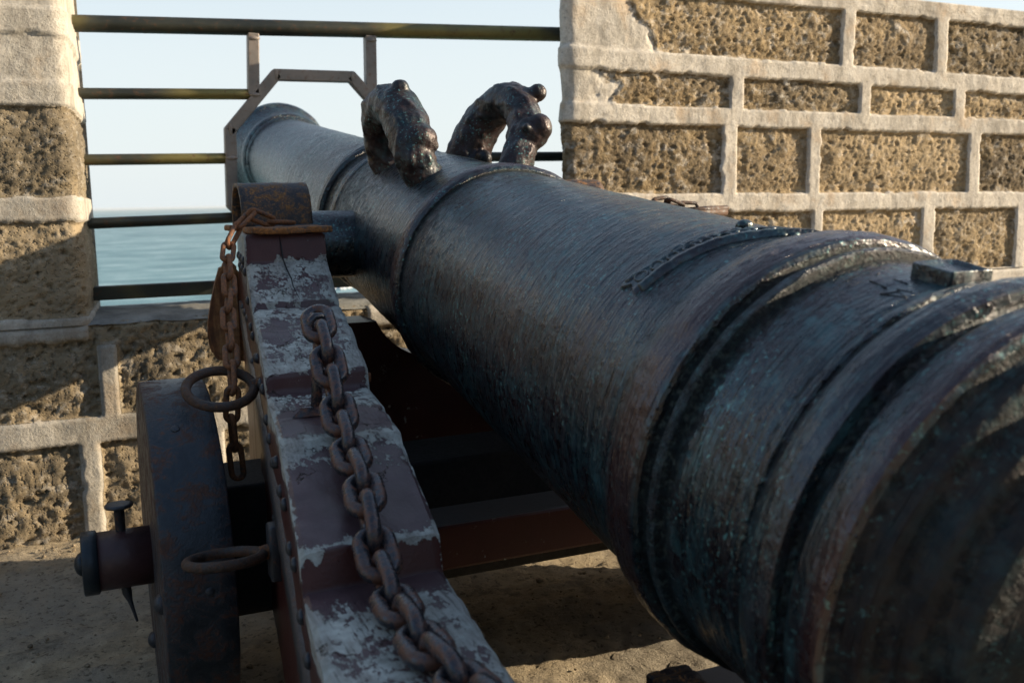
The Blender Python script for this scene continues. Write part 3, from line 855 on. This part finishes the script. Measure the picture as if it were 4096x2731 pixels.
def vent():
    bm = bmesh.new()
    vs_ = bm_box(bm, (0, 0, 0), (.056, .050, .024), None, 0)
    top = max(bm.faces, key=lambda f: f.calc_center_median().z)
    r = bmesh.ops.inset_region(bm, faces=[top], thickness=.012)
    bmesh.ops.translate(bm, vec=(0, 0, -.006), verts=top.verts)
    bmesh.ops.bevel(bm, geom=list(bm.edges), offset=.0035, segments=3, affect='EDGES', profile=.6)
    bmesh.ops.subdivide_edges(bm, edges=list(bm.edges), cuts=2, use_grid_fill=True)
    for v in bm.verts: v.co += Vector((0, 0, .0012 * fbm(v.co.x * 60, v.co.y * 60, v.co.z * 60, 2)))
    y, a = .748, R(-.3)
    rot = Matrix((AXX * math.cos(a) - AN * math.sin(a), AD, AN * math.cos(a) + AXX * math.sin(a))).transposed()
    c = bar_pt(y, a, body_r(y) + .003)
    bmesh.ops.transform(bm, matrix=Matrix.Translation(c) @ rot.to_4x4(), verts=bm.verts)
    add('vent_pan', bm_mesh(bm), M_BRONZE2, cannon)
vent()

# ------------------------------------------------------------------ carriage
carr = thing('gun_carriage', 'stepped maroon wooden gun carriage with flaking paint, iron wheels and ring bolts under the cannon', 'gun carriage', (.77, 1.6, 0))
STEP = [(2.44, .872), (2.048, .872), (2.030, .816), (1.866, .749), (1.862, .738), (1.838, .738), (1.700, .712), (1.548, .667), (1.536, .635), (1.515, .633), (1.390, .629), (1.278, .620), (1.262, .607), (1.150, .575), (1.056, .546), (1.042, .504), (1.022, .5035), (.900, .5035), (.70, .502), (.50, .495), (.20, .47)]
SWEAR = [(2.44, -.2), (2.05, .35), (2.047, .02), (2.032, -.05), (2.027, .60), (1.99, .60), (1.92, .40), (1.866, .60), (1.860, .0), (1.850, .60), (1.80, .55), (1.72, .36), (1.60, .52), (1.553, .85), (1.546, .12), (1.530, .05), (1.524, .55), (1.47, .55), (1.40, .18), (1.31, .16), (1.280, .75), (1.262, .52), (1.22, .22), (1.17, -.02), (1.085, -.05), (1.063, .50), (1.0575, .85), (1.053, -.15), (1.034, -.25), (1.018, .12), (.98, .50), (.90, .56), (.70, .56), (.2, .5)]
def xo(Y): return .303 - .107 * (2.05 - Y)
TH = .165
def make_cheek(side):
    # samples along the step profile
    P = []
    for i in range(len(STEP) - 1):
        (y0, z0), (y1, z1) = STEP[i], STEP[i+1]; L = math.hypot(y1 - y0, z1 - z0); n = max(1, int(L / (.0048 if side < 0 else .03)))
        for k in range(n):
            t = k / n; P.append((y0 + t * (y1 - y0), z0 + t * (z1 - z0)))
    P.append(STEP[-1])
    # erode the step corners a little
    for _ in range(0):
        P = [P[0]] + [((P[i-1][0] + 2 * P[i][0] + P[i+1][0]) / 4, (P[i-1][1] + 2 * P[i][1] + P[i+1][1]) / 4) for i in range(1, len(P) - 1)] + [P[-1]]
    NA = 28 if side < 0 else 6
    wy = [a for a, b in SWEAR][::-1]; ww = [b for a, b in SWEAR][::-1]
    V = []; F = []; W = []; FD = []
    def bottom(Y): return .20 if Y > 1.2 else .20 + 0 * Y
    rows = []
    for (Y, Z) in P:
        x0 = xo(Y); sec = []
        zb = bottom(Y)
        if side > 0: Zc = min(Z, .865)
        for q in range(7): # outer face from bottom up
            t = q / 7; sec.append((x0, zb + (Z - .010 - zb) * t, -.35, 0))
        for q in range(NA + 1):
            t = q / NA; dx = t * TH; e = min(dx, TH - dx)
            z = Z - .004 * (1 - sstep(0, .006, e)); ir = .010 * N3(dx * 42, Y * 7, 2) + .005 * N3(dx * 130, Y * 20, 5); wv = interp(wy, ww, Y + ir)
            wv += .55 * math.exp(-e / .005)
            sec.append((x0 + dx, z, wv, 1))
        for q in range(7):
            t = 1 - q / 7; sec.append((x0 + TH, zb + (Z - .010 - zb) * t, -.15, 0))
        rows.append((Y, sec))
    NS = len(rows[0][1])
    for (Y, sec) in rows:
        for (x, z, wv, top) in sec:
            n = .0022 * fbm(x * 22, Y * 14, z * 22, 3) + .0006 * N3(x * 160, Y * 20, z * 90)
            chip = 0
            if top:
                e = min(x - xo(Y), xo(Y) + TH - x)
                if e < .012: chip = -.006 * max(0, N3(x * 8, Y * 30, 3)) * (1 - e / .012) * 1.6
            px = x + (n if not top else 0)
            if side > 0: px = 2 * TC.x - px
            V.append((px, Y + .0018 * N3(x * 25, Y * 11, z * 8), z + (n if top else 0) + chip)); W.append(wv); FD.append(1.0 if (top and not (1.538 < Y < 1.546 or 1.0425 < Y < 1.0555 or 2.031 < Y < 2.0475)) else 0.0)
    for j in range(len(rows) - 1):
        for i in range(NS - 1):
            a = j * NS + i; F.append((a, a + 1, a + NS + 1, a + NS))
        F.append((j * NS + NS - 1, j * NS, (j + 1) * NS, (j + 1) * NS + NS - 1))
    F.append(list(range(NS))[::-1]); F.append([(len(rows) - 1) * NS + i for i in range(NS)])
    me = mesh_pf('cheek', V, F); attr_f(me, 'wear', W); attr_f(me, 'tread_tone', FD)
    bm = bmesh.new(); bm.from_mesh(me); bmesh.ops.recalc_face_normals(bm, faces=bm.faces); bm.to_mesh(me); bm.free()
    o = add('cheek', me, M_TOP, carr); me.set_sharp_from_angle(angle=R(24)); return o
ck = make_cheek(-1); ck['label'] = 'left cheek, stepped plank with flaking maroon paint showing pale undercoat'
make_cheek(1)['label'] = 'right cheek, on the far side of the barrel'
def surf(Y):
    s = sorted(STEP); return interp([a for a, b in s], [b for a, b in s], Y)
# vertical split in the top block
bm = bmesh.new()
sweep(bm, [(xo(2.05) + .071, 2.0485, .868), (xo(2.04) + .073, 2.038, .845), (xo(2.03) + .074, 2.0275, .822), (xo(2.0) + .078, 1.995, .8035), (xo(1.97) + .082, 1.955, .786), (xo(1.93) + .083, 1.925, .7735), (xo(1.88) + .09, 1.875, .752)], [.0013, .0016, .0016, .0014, .0012, .0008, .0003], 5)
add('timber_crack', bm_mesh(bm), M_GROOVE, carr)

# bolts and strap on the outer face
sb = bmesh.new()
def rivet_obj(name, c, nrm, r, h, mat, parent, cache={}):
    key = (name, r, h, mat.name)
    if key not in cache:
        bm = bmesh.new(); bm_ell(bm, (0, 0, 0), (r, r, h), 12, 8); me = bm_mesh(bm, name); me.materials.append(mat)
        me.polygons.foreach_set('use_smooth', [True] * len(me.polygons)); cache[key] = me
    o = bpy.data.objects.new(name, cache[key]); o.parent = parent
    o.location = Vector(c) - world_loc(parent); o.rotation_euler = Vector((0, 0, 1)).rotation_difference(Vector(nrm).normalized()).to_euler()
    COL.objects.link(o); return o
for k in range(24):
    Y = 2.36 - k * .062
    if abs(Y - 1.70) < .02: continue
    x = xo(Y); z = surf(Y) - .055 - (.02 if k % 2 else 0)
    rivet_obj('bolt_head', (x - .001, Y, z), (-1, .1, 0), .0095, .006, M_IRON, carr)
    if k % 2 == 0: rivet_obj('bolt_head', (x - .001, Y - .02, z - .12), (-1, .1, 0), .0105, .007, M_IRON, carr)
pts = []
for k in range(60):
    Y = 2.40 - k * .030; pts.append((Y, interp([.5, 1.0, 1.3, 1.6, 2.0, 2.4], [.36, .40, .475, .54, .60, .68], Y)))
rows = []
for (Y, z) in pts:
    x = xo(Y); rows.append([sb.verts.new(p) for p in ((x + .004, Y, z + .030), (x - .006, Y, z + .027), (x - .006, Y, z - .027), (x + .004, Y, z - .030))])
for i in range(len(rows) - 1):
    for k in range(3): sb.faces.new((rows[i][k], rows[i][k+1], rows[i+1][k+1], rows[i+1][k]))
add('iron_strap', bm_mesh(sb), M_IRON, carr)

# trunnion cap and its plate, both sides
def cap(x0, x1, mat, name='trunnion_cap'):
    bm = bmesh.new(); cy, cz, r, th = 2.262, .875, .106, .009
    n = 26; outer = []; inner = []
    nx = 12
    g = []
    for side, rr in ((0, r), (1, r - th)):
        for i in range(nx + 1):
            x = x0 + (x1 - x0) * i / nx; row = []
            for k in range(n + 1):
                a = PI * k / n; j = .0016 * fbm(x * 30, a * 5, side, 3)
                row.append(bm.verts.new((x, cy - (rr * .74 + j) * math.copysign(abs(math.cos(a)) ** .8, math.cos(a)), cz + (rr * 1.0 + j) * max(0.0, math.sin(a)) ** .85)))
            g.append(row)
    m = nx + 1
    for s in (0, m):
        for i in range(nx):
            for k in range(n): bm.faces.new((g[s+i][k], g[s+i][k+1], g[s+i+1][k+1], g[s+i+1][k]))
    for k in range(n):
        bm.faces.new((g[0][k], g[0][k+1], g[m][k+1], g[m][k])); bm.faces.new((g[nx][k], g[nx][k+1], g[m+nx][k+1], g[m+nx][k]))
    for i in range(nx):
        for k in (0, n): bm.faces.new((g[i][k], g[i+1][k], g[m+i+1][k], g[m+i][k]))
    o = add(name, bm_mesh(bm), mat, carr)
    # flange plates in front of and behind the arch
    for (ya, yb) in ((2.030, 2.168), (2.36, 2.46)):
        bm = bmesh.new(); bm_box(bm, ((x0 + x1) / 2 + .002, (ya + yb) / 2, .8795), (x1 - x0 + .012, yb - ya, .013), None, .003, 2)
        bmesh.ops.subdivide_edges(bm, edges=[e for e in bm.edges if e.calc_length() > .03], cuts=9, use_grid_fill=True)
        for v in bm.verts:
            v.co.z += .0022 * fbm(v.co.x * 40, v.co.y * 40, 0, 3)
            if v.co.y < ya + .02: v.co.y += .007 * fbm(v.co.x * 22, 1, v.co.z * 22, 3)
        add('cap_flange', bm_mesh(bm), M_FLANGE, carr)
    return o
cap(.322, .474, M_CAP); cap(1.07, 1.222, M_CAP)
bm = bmesh.new(); sweep(bm, [(1.20, 2.12, .888), (1.40, 2.15, .890), (1.575, 2.18, .890)], [.009, .010, .011], 10)
sweep(bm, [(1.44, 2.155, .897), (1.50, 2.165, .899), (1.580, 2.18, .900)], .008, 8)
add('cap_pin', bm_mesh(bm), M_RUSTIRON, carr)

# transoms, axletrees, bed
def plank(name, lo_, hi_, mat=M_SIDE, lab=None):
    bm = bmesh.new(); c = [(a + b) / 2 for a, b in zip(lo_, hi_)]; s = [b - a for a, b in zip(lo_, hi_)]
    bm_box(bm, c, s, None, .006, 2); o = add(name, bm_mesh(bm), mat, carr, smooth=False)
    if lab: o['label'] = lab
    return o
XR = 2 * TC.x
# front transom with its curved cut-out
bm = bmesh.new(); pts = [(.46, .22), (.46, .655), (.63, .652)]
cc = (.775, .715); rr = .158
for k in range(17):
    a = PI * 1.125 + (PI * .75) * k / 16; pts.append((cc[0] + rr * math.cos(a), cc[1] + rr * math.sin(a)))
pts += [(.935, .652), (1.12, .655), (1.12, .22)]
A = [bm.verts.new((x, 2.255, z)) for x, z in pts]; B = [bm.verts.new((x, 2.40, z)) for x, z in pts]
bm.faces.new(A); bm.faces.new(B[::-1])
for i in range(len(pts)): bm.faces.new((A[i], B[i], B[(i+1) % len(pts)], A[(i+1) % len(pts)]))
add('front_transom', bm_mesh(bm), M_SIDE, carr, smooth=False)
plank('axletree', (.185, 1.745, .195), (XR - .185, 1.93, .438), M_BLACK)
plank('bolster', (.40, 1.60, .272), (XR - .40, 1.71, .358), M_SIDE)
plank('bed_plank', (.945, 1.25, .262), (1.09, 1.598, .330), M_SIDE)
plank('rear_transom', (.32, .98, .185), (1.23, 1.10, .268), M_SIDE)
bm = bmesh.new(); bm_box(bm, (.685, 1.045, .281), (.064, .06, .036), None, .010, 3)
bmesh.ops.subdivide_edges(bm, edges=list(bm.edges), cuts=5, use_grid_fill=True)
for v in bm.verts: v.co += Vector((fbm(v.co.x * 60, v.co.y * 60, v.co.z * 60, 3), fbm(v.co.x * 60, v.co.y * 60, 5, 3), fbm(v.co.z * 60, v.co.y * 60, 9, 3))) * .006
add('rusted_bracket', bm_mesh(bm), M_CAP, carr)
# inner bolt end on the cheek
bm = bmesh.new(); xi = xo(1.56) + TH
sweep(bm, [(xi - .01, 1.62, .635), (xi + .022, 1.62, .635)], .0085, 12)
add('threaded_bolt', bm_mesh(bm), M_RCHAIN, carr)
# rust-streaked iron bracket at the front
bm = bmesh.new(); pr = [(.345, .78), (.325, .80), (.300, .79), (.287, .75), (.274, .70), (.264, .65), (.262, .61), (.270, .575), (.290, .555), (.345, .545)]
A = [bm.verts.new((x, 2.44, z)) for x, z in pr]; B = [bm.verts.new((x + .006, 2.50, z)) for x, z in pr]
bm.faces.new(A); bm.faces.new(B[::-1])
for i in range(len(pr)): bm.faces.new((A[i], B[i], B[(i+1) % len(pr)], A[(i+1) % len(pr)]))
bmesh.ops.bevel(bm, geom=list(bm.edges), offset=.008, segments=2, affect='EDGES')
add('front_bracket', bm_mesh(bm), M_RUSTPLATE, carr, smooth=False)

# wheels: fixed to the axletree (part: wheel > tread, bolt)
WC = Vector((0, 1.825, .311))
def wheel(cx, wdt, out, y=1.825, r=.311):
    bm = bmesh.new(); n = 96
    prof = [(-.5, .05), (-.5, r * .80), (-.5, r - .014), (-.496, r - .003), (-.47, r), (-.25, r + .0012), (0, r + .0015), (.25, r + .0012), (.47, r), (.496, r - .003), (.5, r - .014), (.5, r * .80), (.5, .05)]
    V = []
    rows = []
    for (t, q) in prof:
        row = []
        for k in range(n):
            a = 2 * PI * k / n; rr = q + (.0012 * fbm(math.cos(a) * 6, math.sin(a) * 6, t, 2) if q > r * .9 else 0)
            row.append(bm.verts.new((cx + t * wdt, y + rr * math.cos(a), r + rr * math.sin(a))))
        rows.append(row)
    for i in range(len(rows) - 1):
        for k in range(n): bm.faces.new((rows[i][k], rows[i][(k+1) % n], rows[i+1][(k+1) % n], rows[i+1][k]))
    w_ = add('wheel', bm_mesh(bm), M_TREAD, carr)
    for k in (3, 5):   # dome bolts on the outer face
        a = 2 * PI * k / 6; rivet_obj('wheel_bolt', (cx + out * wdt * .5, y + r * .80 * math.cos(a), r + r * .80 * math.sin(a)), (out, 0, 0), .017, .013, M_IRON, w_)
    if out < 0:
        for k in range(7):  # nails in the tyre
            a = 2 * PI * k / 7 + .35
            p = Vector((cx + (.12 if k % 2 else -.1) * wdt, y + (r + .001) * math.cos(a), r + (r + .001) * math.sin(a)))
            rivet_obj('tyre_nail', p, (0, math.cos(a), math.sin(a)), .0075, .003, M_IRON, w_)
    bm = bmesh.new(); sgn = out
    x_face = cx + sgn * wdt * .5; xe = x_face + sgn * .112
    sweep(bm, [(x_face - sgn * .02, y, r), (xe, y, r)], .052, 36); add('axle_stub', bm_mesh(bm), M_MAROON, carr)
    bm = bmesh.new(); sweep(bm, [(xe - sgn * .024, y, r), (xe - sgn * .022, y, r), (xe + sgn * .001, y, r), (xe + sgn * .003, y, r)], [.053, .0565, .0565, .053], 36)
    bm_ell(bm, (xe + sgn * .003, y, r), (.013, .021, .021), 16, 10); add('hub_band', bm_mesh(bm), M_BLUEBAND, carr)
    bm = bmesh.new(); xp = xe - sgn * .064
    sweep(bm, [(xp, y, r + .101), (xp, y, r + .100), (xp, y, r + .095), (xp, y, r + .092), (xp, y, r + .040)] + catmull([(xp, y, r - .04), (xp + .003, y, r - .065), (xp + .008, y - .004, r - .085), (xp + .016, y - .01, r - .118)], 5), [.018, .024, .024, .009, .0085] + [.0085] * 6 + [.0075, .0065, .0055, .0045, .004, .0035, .003, .0028, .0025, .002], 10)
    add('linch_pin', bm_mesh(bm), M_IRON, carr)
    return w_
wl = wheel(.129, .110, -1); wl['label'] = 'near left wheel with a rusty blue-grey iron tread'
wheel(XR - .129, .110, 1)
for cx, out in ((-.02, -1), (XR + .02, 1)): wheel(cx, .11, out, .55, .27)
plank('rear_axletree', (.05, .48, .18), (XR - .05, .62, .38), M_BLACK)

# ring bolts
def ring_bolt(face, ctr, rad, wire, tilt, plate):
    bm = bmesh.new(); q = Quaternion((1, 0, 0), tilt); pts = []
    for k in range(40):
        a = 2 * PI * k / 40; pts.append(Vector(ctr) + q @ Vector((rad * math.cos(a), rad * math.sin(a), 0)))
    sweep(bm, pts, wire, 14, closed=True)
    o = add('ring_bolt', bm_mesh(bm), M_RUSTIRON, carr)
    bm = bmesh.new(); f = Vector(face); t = Vector(ctr) + Vector((rad * .96, 0, 0))
    n = 18
    sweep(bm, [t.lerp(f, i / n) for i in range(n + 1)], [.0105 + .0012 * (i % 2) for i in range(n + 1)], 12)
    add('bolt_shank', bm_mesh(bm), M_RCHAIN, o)
    if plate:
        bm = bmesh.new(); bm_box(bm, f + Vector((-.009, 0, -.005)), (.018, .034, plate), None, .004, 2)
        add('bolt_plate', bm_mesh(bm), M_IRON, o)
    return o
ring_bolt((xo(1.70) + .002, 1.70, .628), (.1975, 1.70, .6245), .0555, .0085, R(24), None)['label'] = 'larger ring bolt with a small chain through it'
ring_bolt((xo(1.43) + .002, 1.43, .425), (.158, 1.43, .420), .0535, .0080, R(-9), .085)['label'] = 'flat lying ring bolt beside the wheel'

# eye bolt standing on the fourth step
bm = bmesh.new()
yb_, xb_ = 1.392, .290
sweep(bm, [(xb_ + .004, yb_ - .002, .632), (xb_ + .012, yb_ + .016, .700), (xb_ + .019, yb_ + .034, .742)] + [(xb_ + .021 + .013 * math.sin(k * .7), yb_ + .040 + .004 * math.sin(k * .7), .755 - .013 * math.cos(k * .7)) for k in range(9)], [.0085, .008, .0065] + [.006] * 9, 12)
tri = [(xb_ - .034, yb_ - .012), (xb_ + .030, yb_ - .016), (xb_ + .004, yb_ + .030)]
lo3 = [bm.verts.new((x, y, .630)) for x, y in tri]; hi3 = [bm.verts.new((xb_ + (x - xb_) * .55, yb_ + (y - yb_) * .55, .642)) for x, y in tri]
bm.faces.new(hi3)
for i in range(3): bm.faces.new((lo3[i], lo3[(i+1) % 3], hi3[(i+1) % 3], hi3[i]))
add('eye_bolt', bm_mesh(bm), M_CHAIN, carr)

# ------------------------------------------------------------------ chains
def link_mesh(half, width, wire, seg=12):
    # stadium link along local X, lying in the XY plane; half = half inner length
    bm = bmesh.new(); r = width / 2 - wire; L = max(0.0, half + wire - r - wire + wire)
    L = half - r + wire * .0
    pts = []
    for k in range(11):
        a = -PI / 2 + PI * k / 10; pts.append((L + r * math.cos(a), r * math.sin(a), 0))
    for k in range(11):
        a = PI / 2 + PI * k / 10; pts.append((-L + r * math.cos(a), r * math.sin(a), 0))
    sweep(bm, pts, wire, seg, closed=True)
    for v in bm.verts: v.co *= 1 + .02 * N3(v.co.x * 60, v.co.y * 60, v.co.z * 60)
    return bm_mesh(bm, 'link')

def make_chain(name, label, nodes, half, width, wire, mat, normal_fn, rolls, jitter=6, group=None):
    group = group or ('rusty chains on the trunnion caps' if name == 'rusty_chain' else None)
    # nodes: contact points between links; one link between each pair of nodes
    root = thing(name, label, 'chain', tuple(nodes[0]), group)
    me = link_mesh(half, width, wire); me.materials.append(mat)
    me.polygons.foreach_set('use_smooth', [True] * len(me.polygons))
    rnd = random.Random(len(nodes) * 3 + 1)
    for i in range(len(nodes) - 1):
        a = Vector(nodes[i]); b = Vector(nodes[i+1]); d = (b - a)
        X = d.normalized(); nz = Vector(normal_fn((a + b) / 2)); nz = (nz - X * nz.dot(X)).normalized(); Yv = nz.cross(X)
        roll = R(rolls[i % len(rolls)] + rnd.uniform(-jitter, jitter))
        Y2 = Yv * math.cos(roll) + nz * math.sin(roll); Z2 = X.cross(Y2)
        m = Matrix((X, Y2, Z2)).transposed().to_4x4()
        o = bpy.data.objects.new('link', me); o.parent = root
        m.translation = (a + b) / 2 - world_loc(root); o.matrix_local = m
        COL.objects.link(o)
    return root

def arc_resample(pts, step):
    P = catmull(pts, 24); out = [P[0]]; acc = 0
    for i in range(1, len(P)):
        seg = (P[i] - P[i-1]).length
        while acc + seg >= step:
            t = (step - acc) / seg; q = P[i-1].lerp(P[i], t); out.append(q)
            P[i-1] = q; seg = (P[i] - q).length; acc = 0
        acc += seg
    return out
big = [(.314, 1.452, .768), (.311, 1.420, .750), (.307, 1.355, .708), (.301, 1.285, .655), (.293, 1.200, .618), (.289, 1.130, .600), (.281, 1.075, .582), (.276, 1.030, .550), (.271, .960, .523), (.268, .880, .519), (.268, .810, .518), (.276, .740, .517), (.286, .66, .516), (.29, .56, .513), (.29, .45, .508)]
nodes = arc_resample(big, .0470)
make_chain('iron_chain', 'heavy dark iron chain with thick links trailing down the stepped maroon cheek', nodes, .0330, .0510, .0090, M_CHAIN, lambda p: (0, -.28, 1), [12, 92], 6)
# first link lies flat round the staple
small = [(.415, 2.130, .893), (.385, 2.110, .894), (.350, 2.100, .900), (.320, 2.085, .915), (.296, 2.060, .892), (.272, 2.035, .858), (.2584, 1.98, .824), (.2524, 1.92, .778), (.2370, 1.85, .7356), (.2280, 1.77, .682), (.2200, 1.71, .645), (.2170, 1.695, .612), (.2140, 1.705, .569), (.2170, 1.71, .508), (.220, 1.71, .46)]
nodes = arc_resample(small, .052)
make_chain('rusty_chain', 'thin rusty chain hanging from the trunnion cap through the larger ring bolt', nodes, .0305, .0300, .0050, M_RCHAIN, lambda p: (0, -1, .2) if p.z < .87 else (0, 0, 1), [10, 80], 8)
small2 = [(1.25, 2.13, .899), (1.30, 2.14, .902), (1.335, 2.15, .918), (1.372, 2.155, .925), (1.405, 2.16, .912), (1.44, 2.16, .908), (1.49, 2.16, .905)]
make_chain('rusty_chain', 'short dark chain loop lying on the far right trunnion cap behind the barrel', arc_resample(small2, .046), .027, .028, .0050, M_RUSTIRON, lambda p: (0, -1, .3), [10, 80], 8)

# ------------------------------------------------------------------ sea haze
bm = bmesh.new(); bm_box(bm, (0, 0, -9.25), (82000, 82000, 25.5))
hm = bpy.data.materials.new('sea_haze'); hm.use_nodes = True; hn = hm.node_tree; hn.nodes.remove(hn.nodes['Principled BSDF'])
pv = hn.nodes.new('ShaderNodeVolumePrincipled'); pv.inputs['Color'].default_value = (.88, .95, 1, 1); pv.inputs['Density'].default_value = 7e-5
hn.links.new(pv.outputs[0], hn.nodes['Material Output'].inputs['Volume'])
hz_o = add('haze', bm_mesh(bm), hm, smooth=False); hz_o['kind'] = 'stuff'
